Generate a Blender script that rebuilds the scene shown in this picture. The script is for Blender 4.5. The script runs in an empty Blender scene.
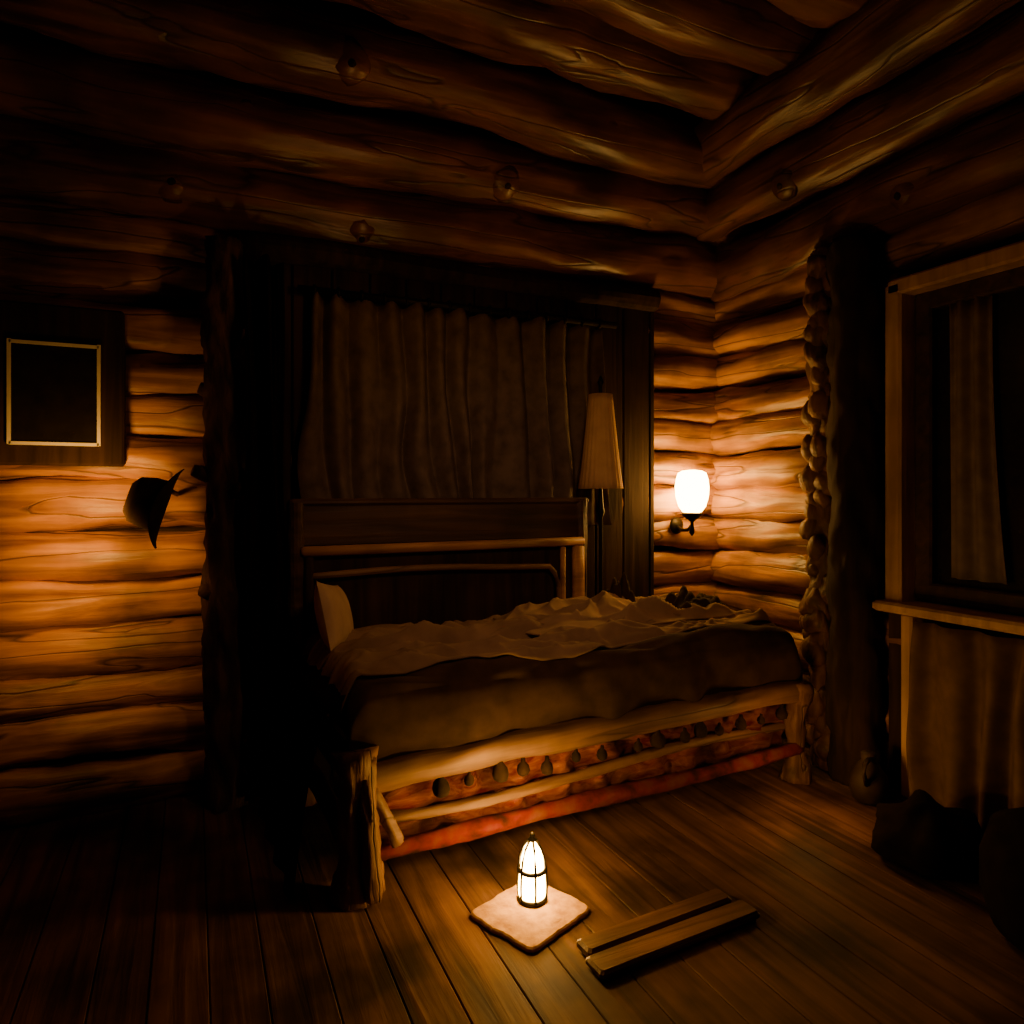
import bpy, math, random
from mathutils import Vector, Matrix, noise, Euler
random.seed(7)
sc = bpy.context.scene
def N3(x,y,z): return noise.noise(Vector((x,y,z)))
def ridge(x,y,z,w=5.0): return math.exp(-abs(N3(x,y,z))*w*2)
# ------------------------------------------------------------ materials
def ramp2(nt, c1, c2, p1=0.3, p2=0.7):
    r = nt.nodes.new('ShaderNodeValToRGB')
    r.color_ramp.elements[0].color=(*c1,1); r.color_ramp.elements[0].position=p1
    r.color_ramp.elements[1].color=(*c2,1); r.color_ramp.elements[1].position=p2
    return r
def wood(name, c1, c2, axis='X', rough=0.6, across=16, along=1.1, bump=0.35, spec=0.35, patch=0.5, dist=0.7, crack=0.0):
    m = bpy.data.materials.new(name); m.use_nodes=True; nt=m.node_tree
    b = nt.nodes['Principled BSDF']; L=nt.links.new
    tc=nt.nodes.new('ShaderNodeTexCoord'); mp=nt.nodes.new('ShaderNodeMapping')
    s=[across]*3; s['XYZ'.index(axis)]=along; mp.inputs['Scale'].default_value=s
    L(tc.outputs['Object'],mp.inputs['Vector'])
    n=nt.nodes.new('ShaderNodeTexNoise'); n.inputs['Scale'].default_value=1.0; n.inputs['Detail'].default_value=7
    n.inputs['Distortion'].default_value=dist; L(mp.outputs[0],n.inputs['Vector'])
    r=ramp2(nt,c1,c2); L(n.outputs['Fac'],r.inputs[0])
    n2=nt.nodes.new('ShaderNodeTexNoise'); n2.inputs['Scale'].default_value=2.2; n2.inputs['Detail'].default_value=4
    L(tc.outputs['Object'],n2.inputs['Vector'])
    r2=ramp2(nt,(1-patch,)*3,(1,1,1),0.35,0.6); L(n2.outputs['Fac'],r2.inputs[0])
    mx=nt.nodes.new('ShaderNodeMixRGB'); mx.blend_type='MULTIPLY'; mx.inputs[0].default_value=1
    L(r.outputs[0],mx.inputs[1]); L(r2.outputs[0],mx.inputs[2]); col=mx.outputs[0]; hgt=n.outputs['Fac']
    if crack>0:
        mp2=nt.nodes.new('ShaderNodeMapping'); s=[7.0]*3; s['XYZ'.index(axis)]=0.6; mp2.inputs['Scale'].default_value=s; mp2.inputs['Location'].default_value=(3.3,1.7,5.1)
        L(tc.outputs['Object'],mp2.inputs['Vector'])
        n3=nt.nodes.new('ShaderNodeTexNoise'); n3.inputs['Scale'].default_value=1.0; n3.inputs['Detail'].default_value=1.5; n3.inputs['Distortion'].default_value=0.1
        L(mp2.outputs[0],n3.inputs['Vector'])
        r3=nt.nodes.new('ShaderNodeValToRGB'); e=r3.color_ramp.elements
        e[0].position=0.482; e[0].color=(1,1,1,1); e[1].position=0.518; e[1].color=(1,1,1,1)
        q=e.new(0.5); q.color=(1-crack,)*3+(1,)
        L(n3.outputs['Fac'],r3.inputs[0])
        mx2=nt.nodes.new('ShaderNodeMixRGB'); mx2.blend_type='MULTIPLY'; mx2.inputs[0].default_value=1
        L(col,mx2.inputs[1]); L(r3.outputs[0],mx2.inputs[2]); col=mx2.outputs[0]
        ml=nt.nodes.new('ShaderNodeMath'); ml.operation='MULTIPLY'; ml.inputs[1].default_value=0.45; L(r3.outputs[0],ml.inputs[0])
        ma=nt.nodes.new('ShaderNodeMath'); ma.operation='ADD'; L(n.outputs['Fac'],ma.inputs[0]); L(ml.outputs[0],ma.inputs[1]); hgt=ma.outputs[0]
    L(col,b.inputs['Base Color'])
    bp=nt.nodes.new('ShaderNodeBump'); bp.inputs['Strength'].default_value=bump; bp.inputs['Distance'].default_value=0.02
    L(hgt,bp.inputs['Height']); L(bp.outputs[0],b.inputs['Normal'])
    b.inputs['Roughness'].default_value=rough; b.inputs['Specular IOR Level'].default_value=spec
    return m
def plain(name, c1, c2=None, scale=12, rough=0.9, bump=0.2, metal=0, spec=0.2, mid=None):
    m = bpy.data.materials.new(name); m.use_nodes=True; nt=m.node_tree
    b = nt.nodes['Principled BSDF']; L=nt.links.new
    c2 = c2 or tuple(v*1.5 for v in c1)
    tc=nt.nodes.new('ShaderNodeTexCoord')
    n=nt.nodes.new('ShaderNodeTexNoise'); n.inputs['Scale'].default_value=scale; n.inputs['Detail'].default_value=5
    L(tc.outputs['Object'],n.inputs['Vector']); r=ramp2(nt,c1,c2); L(n.outputs['Fac'],r.inputs[0]); L(r.outputs[0],b.inputs['Base Color'])
    if mid:
        e=r.color_ramp.elements.new(0.5); e.color=(*mid,1)
    bp=nt.nodes.new('ShaderNodeBump'); bp.inputs['Strength'].default_value=bump; bp.inputs['Distance'].default_value=0.01
    L(n.outputs['Fac'],bp.inputs['Height']); L(bp.outputs[0],b.inputs['Normal'])
    b.inputs['Roughness'].default_value=rough; b.inputs['Metallic'].default_value=metal; b.inputs['Specular IOR Level'].default_value=spec
    return m
def emit(name, col, s):
    m = bpy.data.materials.new(name); m.use_nodes=True
    b=m.node_tree.nodes['Principled BSDF']; b.inputs['Base Color'].default_value=(*col,1)
    b.inputs['Emission Color'].default_value=(*col,1); b.inputs['Emission Strength'].default_value=s
    return m
M={}
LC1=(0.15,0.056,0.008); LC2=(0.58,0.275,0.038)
M['logx']=wood('log_wood_x',LC1,LC2,'X',rough=0.45,bump=0.5,patch=0.65,dist=0.4,crack=0.7)
M['logy']=wood('log_wood_y',LC1,LC2,'Y',rough=0.45,bump=0.5,patch=0.65,dist=0.4,crack=0.7)
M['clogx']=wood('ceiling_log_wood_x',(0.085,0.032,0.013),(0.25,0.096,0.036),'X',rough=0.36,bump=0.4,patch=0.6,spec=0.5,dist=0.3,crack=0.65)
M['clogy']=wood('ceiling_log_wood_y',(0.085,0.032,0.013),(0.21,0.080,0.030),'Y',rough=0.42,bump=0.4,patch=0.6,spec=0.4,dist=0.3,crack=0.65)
M['chink']=plain('chinking',(0.02,0.011,0.006))
M['knot']=plain('dark_knot',(0.01,0.005,0.003),(0.03,0.014,0.008),bump=0.8)
M['post']=wood('bark_post',(0.05,0.024,0.011),(0.30,0.14,0.056),'Z',bump=0.9,along=6)
M['dpost']=wood('dark_bark_post',(0.025,0.012,0.007),(0.13,0.06,0.026),'Z',bump=0.9,along=5,rough=0.8)
M['dark']=wood('dark_timber',(0.018,0.010,0.007),(0.055,0.029,0.018),'Z',rough=0.85,spec=0.15)
M['darkx']=wood('dark_timber_x',(0.024,0.012,0.007),(0.09,0.042,0.019),'X')
M['tan']=wood('tan_wood_x',(0.20,0.09,0.03),(0.48,0.24,0.08),'X')
M['tany']=wood('tan_wood_y',(0.2,0.10,0.04),(0.45,0.24,0.10),'Y')
M['tanz']=wood('tan_wood_z',(0.09,0.042,0.017),(0.28,0.135,0.052),'Z',bump=0.8,crack=0.6)
M['rail']=wood('rail_wood_x',(0.11,0.056,0.026),(0.30,0.16,0.072),'X',crack=0.5)
M['casing']=wood('casing_wood',(0.42,0.24,0.11),(0.72,0.46,0.24),'Z')
M['floor']=wood('floor_boards',(0.055,0.025,0.010),(0.22,0.102,0.037),'Y',rough=0.7,across=16,along=1.0,patch=0.8,bump=0.35,spec=0.22,dist=0.8)
M['plank']=wood('loose_plank',(0.08,0.038,0.016),(0.25,0.12,0.048),'X',rough=0.6,across=24,along=0.8,crack=0.6)
M['curtain']=plain('curtain_cloth',(0.075,0.054,0.042),(0.14,0.10,0.076),rough=1)
M['lowdrape']=plain('drape_cloth',(0.10,0.058,0.032),(0.17,0.10,0.053),rough=1)
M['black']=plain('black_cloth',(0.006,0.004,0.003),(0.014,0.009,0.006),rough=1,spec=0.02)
M['iron']=plain('black_iron',(0.01,0.008,0.006),(0.02,0.015,0.01),rough=0.5,metal=0.6)
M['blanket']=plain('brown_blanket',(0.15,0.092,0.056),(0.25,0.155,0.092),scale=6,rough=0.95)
M['throw']=plain('tan_throw',(0.22,0.138,0.08),(0.32,0.205,0.12),scale=8,rough=0.95)
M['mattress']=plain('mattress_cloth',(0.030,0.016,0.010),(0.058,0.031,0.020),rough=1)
M['pillow']=plain('pillow_cloth',(0.32,0.21,0.13),(0.40,0.27,0.17),rough=0.9)
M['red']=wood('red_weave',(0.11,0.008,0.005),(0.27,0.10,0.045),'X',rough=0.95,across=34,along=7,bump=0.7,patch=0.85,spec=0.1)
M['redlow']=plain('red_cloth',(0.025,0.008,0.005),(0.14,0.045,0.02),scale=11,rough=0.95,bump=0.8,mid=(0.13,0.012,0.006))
M['shade']=plain('lampshade_cloth',(0.42,0.26,0.13),(0.52,0.33,0.17),rough=0.9)
M['paleframe']=plain('pale_frame',(0.75,0.70,0.60),(0.85,0.80,0.70),rough=0.5)
M['glass']=plain('night_glass',(0.010,0.008,0.008),(0.018,0.014,0.012),rough=0.2,bump=0,spec=0.4)
M['hat']=plain('felt_hat',(0.02,0.012,0.008),(0.045,0.025,0.015),rough=1)
M['clay']=plain('clay_jug',(0.02,0.012,0.008),(0.05,0.03,0.02),rough=0.6)
M['grey']=plain('grey_drape',(0.15,0.11,0.12),(0.24,0.18,0.18),rough=1)
M['globe']=emit('sconce_glass',(1.0,0.53,0.115),62)
M['lglass']=emit('lantern_glass',(1.0,0.55,0.12),90)
M['slab']=plain('straw_slab',(0.26,0.13,0.022),(0.50,0.28,0.055),scale=25,rough=0.95,bump=0.6)
# ------------------------------------------------------------ mesh builder
class MB:
    def __init__(s): s.v=[]; s.f=[]; s.mi=[]; s.mats=[]
    def m(s,k):
        if k not in s.mats: s.mats.append(k)
        return s.mats.index(k)
    def tube(s,pts,rad,mat,n=14,amp=0.0,fr=3.0,seed=0,sq=None,caps=True,wob=0):
        k=s.m(mat); pts=[Vector(p) for p in pts]; base=len(s.v); c=len(pts)
        for i,p in enumerate(pts):
            d=(pts[min(i+1,c-1)]-pts[max(i-1,0)]).normalized()
            up=Vector((0,0,1)) if abs(d.z)<0.9 else Vector((0,1,0))
            a=d.cross(up).normalized(); b=a.cross(d).normalized()
            r=rad[i] if isinstance(rad,(list,tuple)) else rad
            pp=p.copy()
            if wob: pp+=Vector((N3(p.x*.9+seed,p.y*.9,seed*3.1),N3(p.x*.9,p.y*.9+seed,5.5+seed),N3(seed+p.x,p.y,p.z)))*wob
            for j in range(n):
                t=2*math.pi*j/n; ca,sa=math.cos(t),math.sin(t); sx,sy=(sq or (1,1))
                q=p*fr+Vector((ca,sa,ca*sa))*1.3
                rr=r*(1+amp*(N3(q.x+seed*7.3,q.y-seed*3.1,q.z+seed)+0.5*N3(q.x*2.7+seed,q.y*2.7,q.z*2.7)))
                s.v.append(pp+a*ca*rr*sx+b*sa*rr*sy)
        for i in range(c-1):
            for j in range(n):
                s.f.append((base+i*n+j,base+i*n+(j+1)%n,base+(i+1)*n+(j+1)%n,base+(i+1)*n+j)); s.mi.append(k)
        if caps:
            s.f.append(tuple(base+j for j in range(n))[::-1]); s.mi.append(k)
            s.f.append(tuple(base+(c-1)*n+j for j in range(n))); s.mi.append(k)
    def log(s,p0,p1,r,mat,seed=0,n=16,step=0.08,amp=0.13,fr=2.2,wob=0.03,sq=None):
        p0=Vector(p0);p1=Vector(p1);k=max(3,int((p1-p0).length/step))
        s.tube([p0.lerp(p1,i/k) for i in range(k+1)],r,mat,n,amp,fr,seed,sq,True,wob)
    def knot(s,x,yc,zc,r,ang,kr=0.035,axis='X'):
        # short dark branch stub on the room side of a horizontal log; ang measured from straight-down toward the room
        d=Vector((0,-math.sin(ang),-math.cos(ang))) if axis=='X' else Vector((-math.sin(ang),0,-math.cos(ang)))
        c=Vector((x,yc,zc)) if axis=='X' else Vector((yc,x,zc))
        s.tube([c+d*(r*.8),c+d*(r*.96),c+d*(r*1.04),c+d*(r*1.09)],[kr*2.8,kr*2.2,kr*1.3,kr*.7],'clogx' if axis=='X' else 'clogy',20,0.12,9,x)
        s.tube([c+d*(r*1.05),c+d*(r*1.10)],[kr*.62,kr*.5],'knot',12,0.2,9,x)
    def box(s,c,size,mat,rot=(0,0,0),bev=0.0):
        k=s.m(mat); R=Euler(rot).to_matrix(); c=Vector(c); h=[v/2 for v in size]; b=min(bev,min(h)*.9)
        base=len(s.v)
        if b<=0:
            for z in (-1,1):
                for x,y in ((-1,-1),(1,-1),(1,1),(-1,1)): s.v.append(c+R@Vector((x*h[0],y*h[1],z*h[2])))
            lv=2
            nn=4
        else:
            nn=8; lv=4
            for z,ins in ((-h[2],b),(-h[2]+b,0),(h[2]-b,0),(h[2],b)):
                X=h[0]-ins;Y=h[1]-ins;
                for x,y in ((-X+b,-Y),(X-b,-Y),(X,-Y+b),(X,Y-b),(X-b,Y),(-X+b,Y),(-X,Y-b),(-X,-Y+b)):
                    s.v.append(c+R@Vector((x,y,z)))
        for l in range(lv-1):
            for j in range(nn):
                s.f.append((base+l*nn+j,base+l*nn+(j+1)%nn,base+(l+1)*nn+(j+1)%nn,base+(l+1)*nn+j)); s.mi.append(k)
        s.f.append(tuple(base+j for j in range(nn))[::-1]); s.mi.append(k)
        s.f.append(tuple(base+(lv-1)*nn+j for j in range(nn))); s.mi.append(k)
    def rev(s,prof,c,mat,n=28,mat3=None,amp=0,seed=0,fr=6):
        k=s.m(mat); c=Vector(c); base=len(s.v); R=mat3 or Matrix.Identity(3)
        for (r,z) in prof:
            for j in range(n):
                t=2*math.pi*j/n
                p=Vector((r*math.cos(t),r*math.sin(t),z))
                if amp: p*=1+amp*N3(p.x*fr+seed,p.y*fr,p.z*fr)
                s.v.append(c+R@p)
        for i in range(len(prof)-1):
            for j in range(n):
                s.f.append((base+i*n+j,base+i*n+(j+1)%n,base+(i+1)*n+(j+1)%n,base+(i+1)*n+j)); s.mi.append(k)
        s.f.append(tuple(base+j for j in range(n))[::-1]); s.mi.append(k)
        s.f.append(tuple(base+(len(prof)-1)*n+j for j in range(n))); s.mi.append(k)
    def grid(s,fn,nu,nv,mat,closed=False):
        k=s.m(mat); base=len(s.v)
        for i in range(nu+1):
            for j in range(nv+1): s.v.append(Vector(fn(i/nu,j/nv)))
        w=nv+1
        for i in range(nu):
            for j in range(nv):
                s.f.append((base+i*w+j,base+(i+1)*w+j,base+(i+1)*w+j+1,base+i*w+j+1)); s.mi.append(k)
    def obj(s,name,parent=None,smooth=True,solid=0,sub=0):
        me=bpy.data.meshes.new(name); me.from_pydata([tuple(v) for v in s.v],[],s.f)
        for k in s.mats: me.materials.append(M[k])
        me.polygons.foreach_set('material_index',s.mi)
        me.polygons.foreach_set('use_smooth',[smooth]*len(s.f)); me.update()
        import bmesh
        bm=bmesh.new(); bm.from_mesh(me); bmesh.ops.recalc_face_normals(bm,faces=bm.faces); bm.to_mesh(me); bm.free()
        o=bpy.data.objects.new(name,me); sc.collection.objects.link(o)
        if parent: o.parent=parent
        if solid:
            md=o.modifiers.new('thick','SOLIDIFY'); md.thickness=solid; md.offset=0
        if sub:
            md=o.modifiers.new('sub','SUBSURF'); md.levels=sub; md.render_levels=sub
        return o
def empty(name,loc=(0,0,0),rz=0):
    e=bpy.data.objects.new(name,None); e.location=loc; e.rotation_euler=(0,0,rz); sc.collection.objects.link(e); return e
# ------------------------------------------------------------ room shell
XW=-5.6; YW=-5.6; P=0.22
wy0,wy1,wz0,wz1=-2.75,-1.37,0.93,2.54   # window opening in right wall
b=MB()
for i in range(13):
    b.log((XW,0.09,0.11+i*P),(0.15,0.09,0.11+i*P),0.120+0.008*math.sin(i*2.3),'logx',seed=i+1,n=22,amp=0.28,wob=0.06,fr=2.6)
b.box(((XW)/2,0.2,1.9),(-XW+0.4,0.12,4.2),'chink')
for k,(y,z,r) in enumerate(((0.0,2.99,0.18),(-0.17,3.28,0.17),(-0.42,3.56,0.18))):
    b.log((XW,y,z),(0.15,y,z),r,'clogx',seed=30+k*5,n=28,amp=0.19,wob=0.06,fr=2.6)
for x,y,z,r,a in ((-3.35,0.0,2.99,0.18,1.3),(-2.45,0.0,2.99,0.18,0.6),(-0.95,0.0,2.99,0.18,1.2),(-3.05,-0.17,3.28,0.17,1.2),(-1.7,-0.17,3.28,0.17,0.9),(-2.6,-0.42,3.56,0.18,1.0),(-1.2,-0.42,3.56,0.18,0.7)): b.knot(x,y,z,r,a)
b.obj('wall_back')
b=MB()
for i in range(13):
    z=0.11+i*P; lo,hi=z-0.11,z+0.11
    if hi>wz0+0.03 and lo<wz1-0.03:
        b.log((0.09,wy1,z),(0.09,0.15,z),0.122,'logy',seed=i+50,n=22,amp=0.28,wob=0.06,fr=2.6)
        b.log((0.09,YW,z),(0.09,wy0,z),0.122,'logy',seed=i+50,n=14,amp=0.16,wob=0.035)
    else:
        b.log((0.09,YW,z),(0.09,0.15,z),0.122,'logy',seed=i+50,n=18,amp=0.2,wob=0.045)
b.box((0.2,(wy1+0.2)/2,1.9),(0.12,0.2-wy1,4.2),'chink')
b.box((0.2,(YW+wy0)/2,1.9),(0.12,wy0-YW,4.2),'chink')
b.box((0.2,(wy0+wy1)/2,(wz0-0.2)/2),(0.12,wy1-wy0,wz0+0.2),'chink')
b.box((0.2,(wy0+wy1)/2,(wz1+4.0)/2),(0.12,wy1-wy0,4.0-wz1),'chink')
for k,(x,z,r) in enumerate(((0.0,2.99,0.18),(-0.17,3.28,0.17),(-0.42,3.56,0.18))):
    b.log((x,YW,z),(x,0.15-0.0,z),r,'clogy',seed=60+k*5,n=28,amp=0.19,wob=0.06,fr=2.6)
b.knot(-0.9,-0.17,3.28,0.17,1.0,axis='Y'); b.knot(-1.5,0.0,2.99,0.18,1.2,axis='Y')
b.obj('wall_right')
b=MB()
for i in range(18):
    b.log((XW-0.09,YW,0.11+i*P),(XW-0.09,0.1,0.11+i*P),0.122,'logy',seed=i+80,n=12,step=0.2)
b.box((XW-0.2,YW/2,1.9),(0.12,-YW+0.4,4.2),'chink'); b.obj('wall_left')
b=MB()
for i in range(18):
    b.log((XW,YW-0.09,0.11+i*P),(0,YW-0.09,0.11+i*P),0.122,'logx',seed=i+110,n=12,step=0.2)
b.box((XW/2,YW-0.2,1.9),(-XW+0.4,0.12,4.2),'chink'); b.obj('wall_rear')
b=MB(); y=-0.80;k=0
while y>YW:
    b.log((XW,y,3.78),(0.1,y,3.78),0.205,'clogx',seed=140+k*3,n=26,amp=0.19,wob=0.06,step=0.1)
    if k<5: b.knot(-2.7+0.5*k*((-1)**k),y,3.78,0.205,0.9)
    y-=0.40;k+=1
b.box((XW/2,YW/2,4.02),(-XW+0.4,-YW+0.4,0.08),'chink'); b.obj('ceiling')
b=MB(); x=XW;k=0
while x<0.1:
    w=0.15+0.05*random.random()
    b.box((x+w/2,YW/2+0.05,-0.03+0.003*random.random()),(w-0.003,-YW+0.3,0.06),'floor',bev=0.003); x+=w;k+=1
b.box((XW/2,YW/2,-0.1),(-XW+0.5,-YW+0.5,0.06),'chink')
b.obj('floor',smooth=False)
# dark plank panelling behind the bed
b=MB(); x=-3.0
while x<-0.56:
    w=min(0.2,-0.56-x+0.001)
    b.box((x+w/2,-0.055,1.36),(w-0.008,0.05,2.72),'dark',bev=0.006); x+=0.2
b.log((-3.05,-0.06,2.72),(-0.55,-0.06,2.72),0.075,'dark',seed=3)
b.obj('wall_back_panel',smooth=False)
# rustic posts
def knotpost(name,x,y,r,z1,seed,mat='post',amp=0.35,knots=(),fr=5,z0=0):
    b=MB(); b.log((x,y,z0),(x,y,z1),r,mat,seed=seed,n=28,step=0.025,amp=amp,fr=fr,wob=0.03)
    for (z,ang,l) in knots:
        d=Vector((math.cos(ang),math.sin(ang),0.35))
        p=Vector((x,y,z)); b.tube([p,p+d*(r+l*.5),p+d*(r+l)],[r*.55,r*.4,r*.3],mat,12,0.2,8,seed)
    b.obj(name)
knotpost('trim_1',-3.12,-0.16,0.085,2.70,11,mat='dpost',knots=((1.55,3.4,0.06),(1.48,-0.9,0.05),(1.95,3.3,0.03),(2.3,-0.2,0.03),(1.0,3.5,0.03)),amp=0.45)
# gnarly burl-covered post
b=MB(); b.log((-0.10,-1.00,0),(-0.10,-1.00,2.82),0.07,'post',seed=21,n=24,step=0.03,amp=0.5,fr=9,wob=0.03)
rr=random.Random(5); z=0.05
while z<2.75:
    for q in range(2):
        a=rr.uniform(2.2,5.2); r=rr.uniform(.04,.072)
        c=Vector((-0.10+0.055*math.cos(a),-1.00+0.055*math.sin(a),z+rr.uniform(-.03,.03)))
        b.rev([(r*math.sin(math.pi*(k+.3)/8.6),-r*1.25*math.cos(math.pi*(k+.3)/8.6)) for k in range(9)],c,'post',14,amp=0.4,seed=z*9,fr=14)
    z+=0.095
b.obj('trim_2')
knotpost('trim_3',-0.10,-1.20,0.13,2.82,31,mat='dark',amp=0.25)
# ------------------------------------------------------------ right window
win=empty('window_1')
b=MB(); ym=(wy0+wy1)/2; zm=(wz0+wz1)/2; W=wy1-wy0; H=wz1-wz0
b.box((-0.02,wy1-0.03,zm),(0.14,0.09,H),'casing',bev=0.012)
b.box((-0.02,wy0+0.03,zm),(0.14,0.09,H),'casing',bev=0.012)
b.box((-0.02,ym,wz1-0.02),(0.14,W,0.08),'casing',bev=0.012)
b.box((-0.04,ym,wz0+0.0),(0.2,W+0.1,0.05),'casing',bev=0.012)
b.obj('casing',win,False)
b=MB()
for yy in (wy1-0.12,ym-0.1,wy0+0.12): b.box((0.04,yy,zm),(0.06,0.09,H-0.08),'darkx',bev=0.01)
for zz in (wz1-0.10,wz0+0.08): b.box((0.04,ym,zz),(0.058,W-0.15,0.09),'darkx',bev=0.01)
b.obj('sash',win,False)
b=MB(); b.box((0.06,ym,zm),(0.008,W-0.2,H-0.15),'glass'); b.obj('pane',win,False)
b=MB()
b.grid(lambda u,v:(0.035+0.018*math.sin(u*16+v),wy1-0.24-u*(0.20+0.07*v*v),wz1-0.14-v*(H-0.30)),40,14,'grey')
b.obj('drape',win,True,0.004)
# boards and hanging cloth under window
b=MB(); 
b.box((-0.06,-1.47,0.45),(0.05,0.06,0.90),'casing',bev=0.01)
y=-1.34
while y>-3.2:
    b.box((-0.035,y-0.07,0.45),(0.02,0.13,0.90),'dark',bev=0.005); y-=0.14
b.obj('wall_right_boards',smooth=False)
b=MB()
def lowd(u,v):
    y=-1.53-u*1.6; ph=u*10*2*math.pi+3.5*N3(u*6,v,3)
    return (-0.08-0.085*(0.5+0.5*math.sin(ph))*(0.6+0.4*v),y+0.03*N3(u*9,v*2,5),0.88-v*0.85)
b.grid(lowd,240,16,'lowdrape'); b.obj('cloth',empty('skirting_drape'),True,0.004)
# ------------------------------------------------------------ small left window
win=empty('window_2')
b=MB(); x0,x1,z0,z1=-4.5,-3.55,1.62,2.34
b.box(((x0+x1)/2,-0.04,(z0+z1)/2),(x1-x0,0.10,z1-z0),'dark',bev=0.01); b.obj('frame',win,False)
b=MB()
for (a,c) in ((-4.40,-4.05),(-3.99,-3.65)):
    b.box(((a+c)/2,-0.096,2.16),(c-a,0.02,0.014),'paleframe'); b.box(((a+c)/2,-0.096,1.715),(c-a,0.02,0.014),'paleframe')
    b.box((a,-0.096,1.94),(0.014,0.02,0.46),'paleframe'); b.box((c,-0.096,1.94),(0.014,0.02,0.46),'paleframe')
b.obj('sash_frames',win,False)
b=MB()
for (a,c) in ((-4.40,-4.05),(-3.99,-3.65)): b.box(((a+c)/2,-0.094,1.94),(c-a-0.01,0.008,0.44),'glass')
b.obj('panes',win,False)
# ------------------------------------------------------------ curtains
def pleat(x0,x1,z0,z1,y,A,n,seed,gather=0.0):
    def fn(u,v):
        uu=u+0.03*N3(u*6+seed,v*1.3,2)*(0.4+v)
        ph=uu*n*2*math.pi+2.0*N3(u*4+seed,v*.8,0)
        s=0.5+0.5*math.sin(ph); s=s**0.7
        yy=y-A*s*(0.75+0.5*N3(u*7,seed,1))-0.15*A*N3(u*26,v*2,seed)
        xc=(x0+x1)/2; x=x0+(x1-x0)*u
        x=xc+(x-xc)*(0.95+0.05*v)+0.07*N3(u*6,v*2.2,seed+4)*(0.3+v)-0.10*(1-v)*(1-abs(2*u-1))
        return (x,yy,z1+(z0-z1)*v+0.012*math.sin(ph)*(1-v))
    return fn
cur=empty('curtain')
b=MB(); b.grid(pleat(-2.76,-0.95,1.30,2.5,-0.095,0.095,12,3),320,28,'curtain'); b.obj('cloth',cur,True,0.004)
b=MB(); b.tube([(-2.78,-0.15,2.52),(-0.9,-0.15,2.52)],0.02,'iron',12)
for i in range(15): b.rev([(0.026,-.008),(0.032,0),(0.026,.008)],(-2.70+i*0.12,-0.15,2.52),'iron',12,Matrix.Rotation(math.pi/2,3,'Y'))
b.obj('rod',cur)
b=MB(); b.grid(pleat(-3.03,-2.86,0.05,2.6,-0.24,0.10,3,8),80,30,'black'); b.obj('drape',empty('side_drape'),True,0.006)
# ------------------------------------------------------------ bed
bed=empty('log_bed',(-2.72,-1.2,0),math.radians(3.0))
BL=2.33; BD=0.92
b=MB()
def post(x,y,z1,r,seed):
    pts=[];rad=[]
    for i in range(20):
        t=i/19; pts.append((x+0.025*N3(seed,t*3,0),y+0.02*N3(t*3,seed,1),t*z1)); rad.append(r*(1.3-0.55*math.sin(min(1,t*1.05)*math.pi)))
    b.tube(pts,rad,'tanz',20,0.4,9,seed)
post(0.0,0.0,0.55,0.06,1); post(BL,0.0,0.52,0.06,2); post(0.0,BD,0.6,0.06,3); post(BL,BD-0.03,0.6,0.055,4)
b.log((0.045,-0.075,0.02),(0.03,-0.04,0.52),0.032,'tanz',5,amp=0.45,fr=9,step=0.03,n=18)
b.log((0.06,-0.03,0.42),(0.16,-0.03,0.20),0.024,'rail',6,amp=0.4,fr=9,step=0.03)
b.log((0.09,-0.03,0.02),(0.07,-0.03,0.30),0.026,'tanz',7,amp=0.4,fr=9,step=0.03)
b.obj('posts',bed)
b=MB()
b.log((0.02,-0.02,0.455),(BL,-0.02,0.47),0.058,'rail',8,amp=0.22,fr=4,step=0.04,sq=(0.8,1.0),wob=0.015)
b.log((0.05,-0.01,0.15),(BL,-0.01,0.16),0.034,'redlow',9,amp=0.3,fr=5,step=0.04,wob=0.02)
b.log((0.05,0.03,0.25),(BL,0.03,0.27),0.022,'rail',10,amp=0.35,fr=6,step=0.04,wob=0.05)
b.log((0.0,0.0,0.46),(0.0,BD,0.46),0.05,'tany',12,amp=0.2,step=0.05)
b.log((0.0,0.0,0.17),(0.0,BD,0.17),0.04,'tany',13,amp=0.2,step=0.05)
b.log((BL,0.0,0.46),(BL,BD,0.46),0.05,'tany',14,amp=0.2,step=0.05)
b.log((0,BD,0.46),(BL,BD,0.46),0.05,'tan',15,amp=0.2,step=0.05)
b.obj('rails',bed)
b=MB()
for i in range(15):
    x=0.30+i*0.135+random.uniform(-.04,.04); r=random.uniform(.020,.036); z=0.365+random.uniform(-.015,.015)
    b.rev([(r*.3,-r*1.1),(r*.8,-r*.8),(r,-r*.2),(r*.85,r*.5),(r*.4,r),(r*.3,r*1.6)],(x,-0.04,z),'knot',12,amp=.2,seed=i,fr=20)
b.obj('knobs',bed)
b=MB()
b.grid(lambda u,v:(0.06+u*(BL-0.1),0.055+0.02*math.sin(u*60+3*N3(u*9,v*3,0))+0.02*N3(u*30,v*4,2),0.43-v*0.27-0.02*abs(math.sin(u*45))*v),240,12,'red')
b.obj('woven_skirt',bed,True,0.006)
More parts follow.
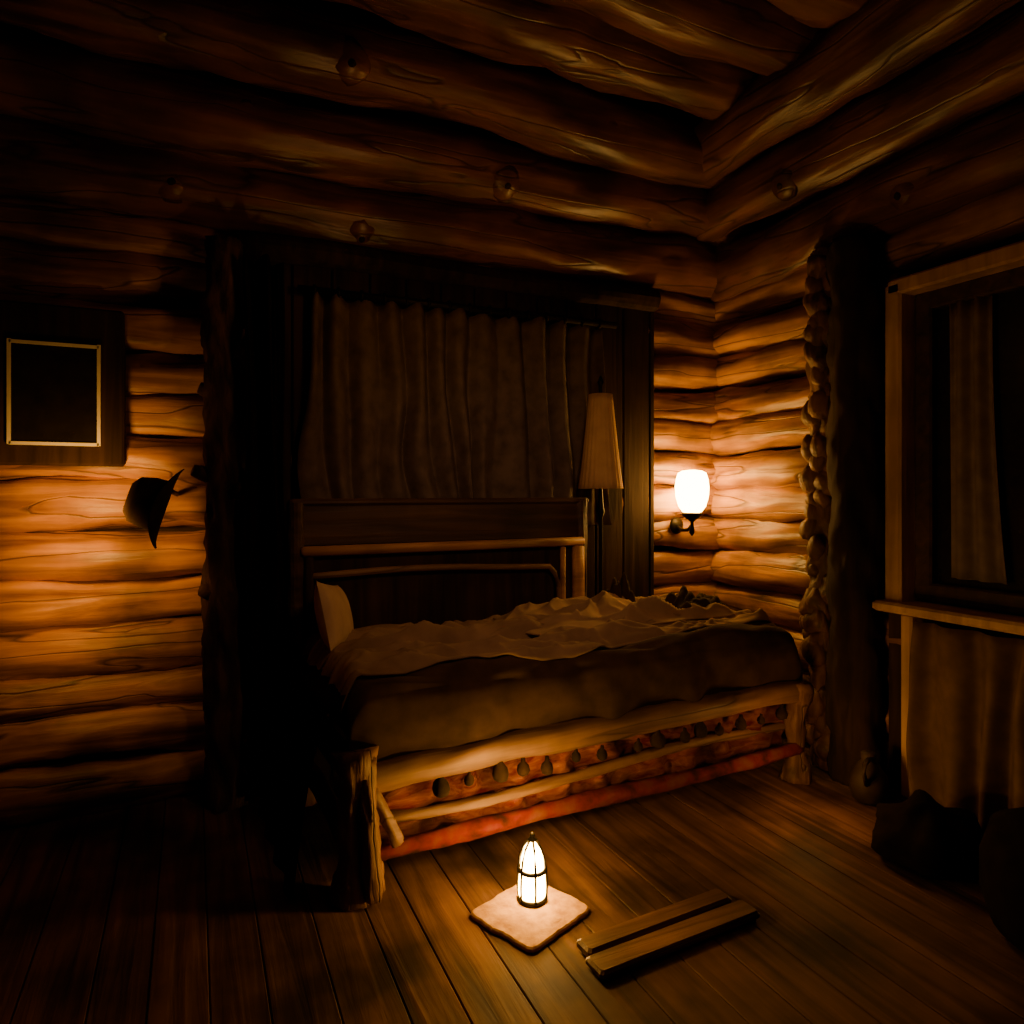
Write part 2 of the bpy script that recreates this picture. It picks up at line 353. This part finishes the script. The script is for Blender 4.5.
# headboard
b=MB()
hx0,hx1,hy=-0.04,1.62,BD+0.02
b.log((hx0,hy,0),(hx0,hy,1.46),0.04,'darkx',16,amp=0.2,fr=6)
b.log((hx1,hy,0),(hx1,hy,1.46),0.04,'darkx',17,amp=0.2,fr=6)
b.box(((hx0+hx1)/2,hy,1.345),(hx1-hx0,0.04,0.23),'darkx',bev=0.01)
b.box(((hx0+hx1)/2,hy,1.45),(hx1-hx0+0.06,0.07,0.035),'darkx',bev=0.012)
b.box(((hx0+hx1)/2,hy+0.0,0.85),(hx1-hx0,0.025,0.78),'dark')
b.obj('headboard_panel',bed,False)
b=MB()
b.box(((hx0+hx1)/2,hy-0.045,1.212),(hx1-hx0-.04,0.045,0.05),'tan',bev=0.012)
b.box((hx1-0.06,hy-0.045,0.88),(0.075,0.045,0.62),'tan',bev=0.012)
b.box((hx1-0.165,hy-0.045,0.88),(0.03,0.04,0.62),'tan',bev=0.01)
pts=[(hx0+0.05,hy-0.045,1.09)]
for i in range(9): pts.append((hx0+0.1+i*0.15,hy-0.05,1.09+0.015*math.sin(i*.5)))
pts+=[(hx1-0.26,hy-0.05,1.075),(hx1-0.225,hy-0.05,1.04),(hx1-0.20,hy-0.05,0.98),(hx1-0.195,hy-0.05,0.6)]
b.tube(pts,0.017,'rail',12,0.1,4,2)
b.box((hx0+0.06,hy-0.045,0.88),(0.04,0.04,0.62),'dark',bev=0.01)
b.obj('headboard_frame',bed)
# mattress
b=MB(); b.box((BL/2,BD/2-0.02,0.60),(BL-0.06,BD-0.10,0.24),'mattress',bev=0.05); b.obj('mattress',bed)
# blanket: top and hanging front
def bfold(x,s):
    return 0.025*N3(x*2.2+s*3,s*5.5-x*1.0,1.0)+0.008*N3(x*6,s*12,3)+0.075*abs(N3(x*1.0+s*2,s*8-x,7))+0.028*abs(N3(x*1.8,s*18+x*2,9))
def wr(x,s): return 0.030*ridge(x*1.3+s,s*4.5-x*1.2,21)+0.022*ridge(x*2.2-s*2,s*7+x,33)+0.014*ridge(x*4+s*3,s*9-x*2,41)
Ltop=BD-0.10
def bl(x,s):
    fold=bfold(x,s)
    if s<Ltop:
        y=BD-0.08-s; z=0.765+fold; e=(Ltop-s)
        if e<0.08: z-=0.035*(1-e/0.08)**2
    else:
        d=s-Ltop; y=0.02-0.035*(1-math.exp(-d*25))-0.03*N3(x*4,d*3,2)-0.012*math.sin(x*17+2*N3(x*3,0,0)); z=0.73-d*0.8+fold*0.3
    e=min(x+0.02,BL+0.03-x)
    if e<0.07: z-=0.10*(1-e/0.07)**2
    return (x,y,z)
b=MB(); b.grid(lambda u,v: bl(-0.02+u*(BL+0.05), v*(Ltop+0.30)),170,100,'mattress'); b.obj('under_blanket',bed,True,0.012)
def topb(u,v):
    x=-0.03+u*(BL+0.06); s=v*(Ltop-0.05+0.09*N3(x*1.6,3,3)+0.02*N3(x*6,1,1)-0.05*(x/BL)); p=bl(x,s)
    return (p[0],p[1],p[2]+0.014+wr(x,s)*min(1,(1-v)*12+.25))
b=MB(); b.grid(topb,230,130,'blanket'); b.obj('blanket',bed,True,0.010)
# crumpled throw
def throw(u,v):
    x=0.95+u*1.30; y=0.28+v*0.50+0.08*N3(u*3,v*2,1); x+=0.1*N3(v*3,u*2,4)
    f=abs(N3(x*2.2+y*3,y*5-x*2,5))*0.075+0.05*ridge(x*2+y*2,y*4-x*1.5,55)+0.03*ridge(x*4-y*2,y*6+x*2,66)
    e=min(u,1-u,v,1-v); env=min(1,e/0.14)
    return (x,y,0.830+env*(0.01+f)-(1-env)*0.002)
b=MB(); b.grid(throw,170,100,'throw'); b.obj('crumpled_throw',bed,True,0.008)
# small dark garment thrown on the right end of the bed
def garm(cx,cy,sx,sy,h,sd):
    def fn(u,v):
        x=cx+(u-.5)*sx*(1+.3*N3(v*3,sd,1)); y=cy+(v-.5)*sy*(1+.3*N3(u*3,sd,2))
        e=min(u,1-u,v,1-v); env=min(1,e/0.25)**0.6
        return (x,y,0.86+env*(h*(.5+abs(N3(u*4,v*4,sd))*1.6)))
    return fn
b=MB(); b.grid(garm(2.02,0.42,0.30,0.2,0.07,3),30,24,'hat'); b.grid(garm(1.72,0.72,0.16,0.12,0.12,6),24,20,'hat'); b.obj('folded_garment',bed,True,0.01)
# pillow
def pil(u,v,sg):
    a=(u*2-1);c=(v*2-1); h=0.075*((1-abs(a)**2.6)*(1-abs(c)**2.6))**0.55
    px=a*0.24*(1+0.04*abs(c)**3); pz=c*0.17*(1+0.06*abs(a)**3)
    return px,sg*h,pz
b=MB(); Rp=Euler((math.radians(-14),math.radians(10),math.radians(64))).to_matrix()
for sg in (-1,1):
    b.grid(lambda u,v:tuple(Vector((0.09,0.68,0.93))+Rp@Vector(pil(u,v,sg))*0.86),28,22,'pillow')
b.obj('pillow',bed)
# black sheet modelled in place of the shadow at the bed's left end
def drape(u,v):  # shape of the shadow stand-in, falling to the floor
    y=0.07+u*(BD-0.17); s=v
    if s<0.1: x=0.03-s/0.1*0.07; z=0.74-0.03*(s/0.1)**2
    else:
        t=(s-0.1)/0.9; x=-0.05-0.16*t**0.5-0.012*math.sin(u*20)*t; z=0.71-0.69*t
    return (x,y,z)
b=MB(); b.grid(drape,70,60,'black'); b.obj('end_shadow_sheet',bed,True,0.012)
# ------------------------------------------------------------ floor lamp with shade
fl=empty('floor_lamp',(-1.09,-0.28,0))
b=MB(); b.rev([(0.12,0),(0.12,0.015),(0.05,0.03),(0.015,0.06),(0.012,0.5),(0.02,0.52),(0.012,0.54),(0.012,1.35),(0.025,1.38),(0.018,1.42),(0.012,1.5),(0.012,2.12),(0.02,2.14),(0.004,2.18)],(0,0,0),'iron',20); b.obj('pole',fl)
b=MB()
b.grid(lambda u,v:((lambda r,z,t:((r*(1+0.02*math.cos(24*t)))*math.cos(t),(r*(1+0.02*math.cos(24*t)))*math.sin(t),z))(0.128-0.062*v**0.85,1.52+0.55*v,u*2*math.pi)),96,12,'shade'); b.obj('shade',fl,True,0.004)
# ------------------------------------------------------------ wall sconce
ws=empty('wall_sconce',(-0.36,-0.2,1.5))
b=MB(); b.rev([(0.05,0),(0.055,0.008),(0.03,0.02),(0.01,0.03)],(0,0.165,-0.22),'iron',20,Matrix.Rotation(math.pi/2,3,'X'))
pts=[(0,0.16,-0.22),(0,0.10,-0.25),(0,0.04,-0.245),(0,0.0,-0.21),(0,0,-0.15)]
b.tube(pts,0.011,'iron',10); b.rev([(0.012,-0.19),(0.03,-0.175),(0.06,-0.15),(0.068,-0.135),(0.06,-0.13)],(0,0,0),'iron',24)
b.tube([(0,0,-0.21),(0,0,-0.26),(0.0,0.0,-0.28)],[0.012,0.018,0.004],'iron',10)
b.obj('bracket',ws)
b=MB(); b.rev([(0.03,-0.135),(0.06,-0.125),(0.085,-0.09),(0.102,-0.03),(0.106,0.03),(0.10,0.08),(0.088,0.12),(0.06,0.135),(0.02,0.14)],(0,0,0),'globe',32); b.obj('globe',ws)
# ------------------------------------------------------------ hat on a peg
ht=empty('cowboy_hat',(-3.36,-0.36,1.43))
R=(Matrix.Rotation(math.radians(-10),3,'Z')@Matrix.Rotation(math.radians(-72),3,'Y')@Matrix.Rotation(math.radians(10),3,'X'))
b=MB()
def hatf(u,v):
    t=u*2*math.pi
    prof=[(0.175,-0.01),(0.155,0.0),(0.130,0.004),(0.115,0.008),(0.108,0.03),(0.105,0.08),(0.092,0.135),(0.06,0.16),(0.02,0.14),(0.001,0.13)]
    f=v*(len(prof)-1); i=min(int(f),len(prof)-2); q=f-i
    r=prof[i][0]*(1-q)+prof[i+1][0]*q; z=prof[i][1]*(1-q)+prof[i+1][1]*q
    if r>0.115: z+=0.07*(math.sin(t)**2)*((r-0.115)/0.06)**1.5
    return tuple(R@Vector((r*math.cos(t)*1.05,r*math.sin(t)*0.85,z)))
b.grid(hatf,48,36,'hat'); b.obj('felt',ht,True,0.005)
b=MB(); b.tube([(0.03,0.34,0.06),(0.0,0.05,0.08)],0.012,'iron',10); b.obj('peg',ht)
# ------------------------------------------------------------ lantern on slab
lt=empty('lantern',(-2.139,-1.509,0.022))
b=MB(); b.rev([(0.052,0),(0.055,0.006),(0.05,0.012),(0.045,0.016)],(0,0,0),'iron',24)
b.rev([(0.052,0.105),(0.056,0.11),(0.05,0.117)],(0,0,0),'iron',24)
for i in range(6):
    t=i*math.pi/3+0.3; c,s_=math.cos(t),math.sin(t)
    b.tube([(0.053*c,0.053*s_,0.008),(0.055*c,0.055*s_,0.06),(0.052*c,0.052*s_,0.11),(0.047*c,0.047*s_,0.15),(0.034*c,0.034*s_,0.19),(0.012*c,0.012*s_,0.218)],0.0045,'iron',8)
b.rev([(0.016,0.214),(0.018,0.22),(0.008,0.228),(0.01,0.236),(0.003,0.245)],(0,0,0),'iron',16)
b.obj('cage',lt)
b=MB(); b.rev([(0.046,0.016),(0.05,0.025),(0.05,0.06),(0.046,0.10),(0.042,0.12),(0.040,0.15),(0.028,0.19),(0.01,0.213)],(0,0,0),'lglass',24); b.obj('glass',lt)
# irregular straw-coloured slab under the lantern
sl=MB(); k=sl.m('slab'); n=72; ca,sa=math.cos(0.4),math.sin(0.4); rings=[]
for (sc_,z) in ((0.97,0.001),(1.0,0.006),(0.995,0.016),(0.965,0.021),(0.6,0.022),(0.05,0.0215)):
    ring=[]
    for j in range(n):
        t=2*math.pi*j/n; c,s_=math.cos(t),math.sin(t)
        q=(abs(c)**12+abs(s_)**12)**(-1/12); rx,ry=0.165*q*c,0.15*q*s_
        f=sc_*(1+0.05*N3(c*2.5,s_*2.5,1)+0.025*N3(c*9,s_*9,4)); rx*=f; ry*=f
        ring.append(len(sl.v)); sl.v.append(Vector((-2.17+rx*ca-ry*sa,-1.56+rx*sa+ry*ca,z)))
    rings.append(ring)
for a in range(5):
    for j in range(n): sl.f.append((rings[a][j],rings[a][(j+1)%n],rings[a+1][(j+1)%n],rings[a+1][j])); sl.mi.append(k)
sl.f.append(tuple(rings[0])[::-1]); sl.mi.append(k); sl.f.append(tuple(rings[-1])); sl.mi.append(k)
sl.obj('straw_mat',smooth=False)
# loose plank, split lengthwise
b=MB()
b.box((-1.79,-1.895,0.018),(0.68,0.095,0.03),'plank',rot=(0,0.0,0.06),bev=0.009)
b.box((-1.80,-1.803,0.020),(0.63,0.080,0.034),'plank',rot=(0.0,0.0,0.07),bev=0.009)
b.obj('loose_plank',smooth=False)
# ------------------------------------------------------------ right hand clutter
b=MB()
b.rev([(0.05,0),(0.075,0.02),(0.09,0.08),(0.085,0.13),(0.05,0.18),(0.032,0.2),(0.035,0.235),(0.03,0.24)],(-0.28,-1.42,0),'clay',24)
b.tube([(-0.32,-1.45,0.22),(-0.37,-1.47,0.21),(-0.385,-1.48,0.16),(-0.35,-1.465,0.11)],0.012,'clay',10)
b.obj('clay_jug')
b=MB()
b.rev([(0.16,0.0),(0.21,0.03),(0.22,0.08),(0.18,0.14),(0.10,0.19),(0.03,0.2)],(-0.50,-1.90,0),'black',36,amp=0.35,seed=4,fr=9); b.obj('cloth_bundle')
b=MB()
b.rev([(0.22,0.0),(0.28,0.03),(0.31,0.12),(0.31,0.24),(0.28,0.33),(0.20,0.39),(0.10,0.41),(0.02,0.40)],(-0.58,-2.50,0),'black',40,amp=0.08,seed=9,fr=5); b.obj('floor_pouf')
# ------------------------------------------------------------ lights
def pt(name,loc,w,col=(1,0.42,0.10),r=0.1):
    l=bpy.data.lights.new(name,'POINT'); l.energy=w; l.color=col; l.shadow_soft_size=r
    o=bpy.data.objects.new(name,l); o.location=loc; sc.collection.objects.link(o)
def spot(name,loc,tgt,w,col,r,ang):
    l=bpy.data.lights.new(name,'SPOT'); l.energy=w; l.color=col; l.shadow_soft_size=r; l.spot_size=math.radians(ang); l.spot_blend=1.0
    o=bpy.data.objects.new(name,l); o.location=loc; sc.collection.objects.link(o)
    o.rotation_euler=(Vector(tgt)-Vector(loc)).to_track_quat('-Z','Y').to_euler()
spot('left_wall_light',(-3.66,-0.46,1.38),(-3.64,0,1.40),27,(1,0.45,0.075),0.06,155)
spot('left_low_light',(-3.80,-0.46,0.92),(-3.78,0,0.86),7,(1,0.44,0.075),0.08,130)
spot('bed_fill_light',(-2.1,-2.5,2.3),(-1.75,-0.4,1.05),42,(1,0.52,0.24),0.15,78)
pt('room_fill_light',(-1.9,-1.8,1.8),2.2,(1,0.46,0.16),r=0.25)
pt('ceiling_glow_light',(-2.35,-1.05,2.45),4.2,(1,0.41,0.11),r=0.08)
pt('lantern_pool_fill_light',(-2.139,-1.509,0.35),11,(1,0.52,0.10),r=0.03)  # extra light above the lantern, added to brighten its pool on the floor
pt('bedside_floor_fill_light',(-0.72,-1.45,0.28),3.5,(1,0.45,0.11),r=0.05)  # unseen source added to light the floor and skirt near the bed
w=bpy.data.worlds.new('World'); sc.world=w; w.use_nodes=True
w.node_tree.nodes['Background'].inputs[0].default_value=(0.3,0.25,0.25,1); w.node_tree.nodes['Background'].inputs[1].default_value=0.02
# ------------------------------------------------------------ camera
cd=bpy.data.cameras.new('camera'); cd.sensor_width=36; cd.lens=36*700/1024; cd.shift_y=-20/1024; cd.clip_start=0.05
co=bpy.data.objects.new('camera',cd); co.location=(-3.259,-3.79,1.5); co.rotation_euler=(math.radians(90),0,math.radians(-24.5))
sc.collection.objects.link(co); sc.camera=co
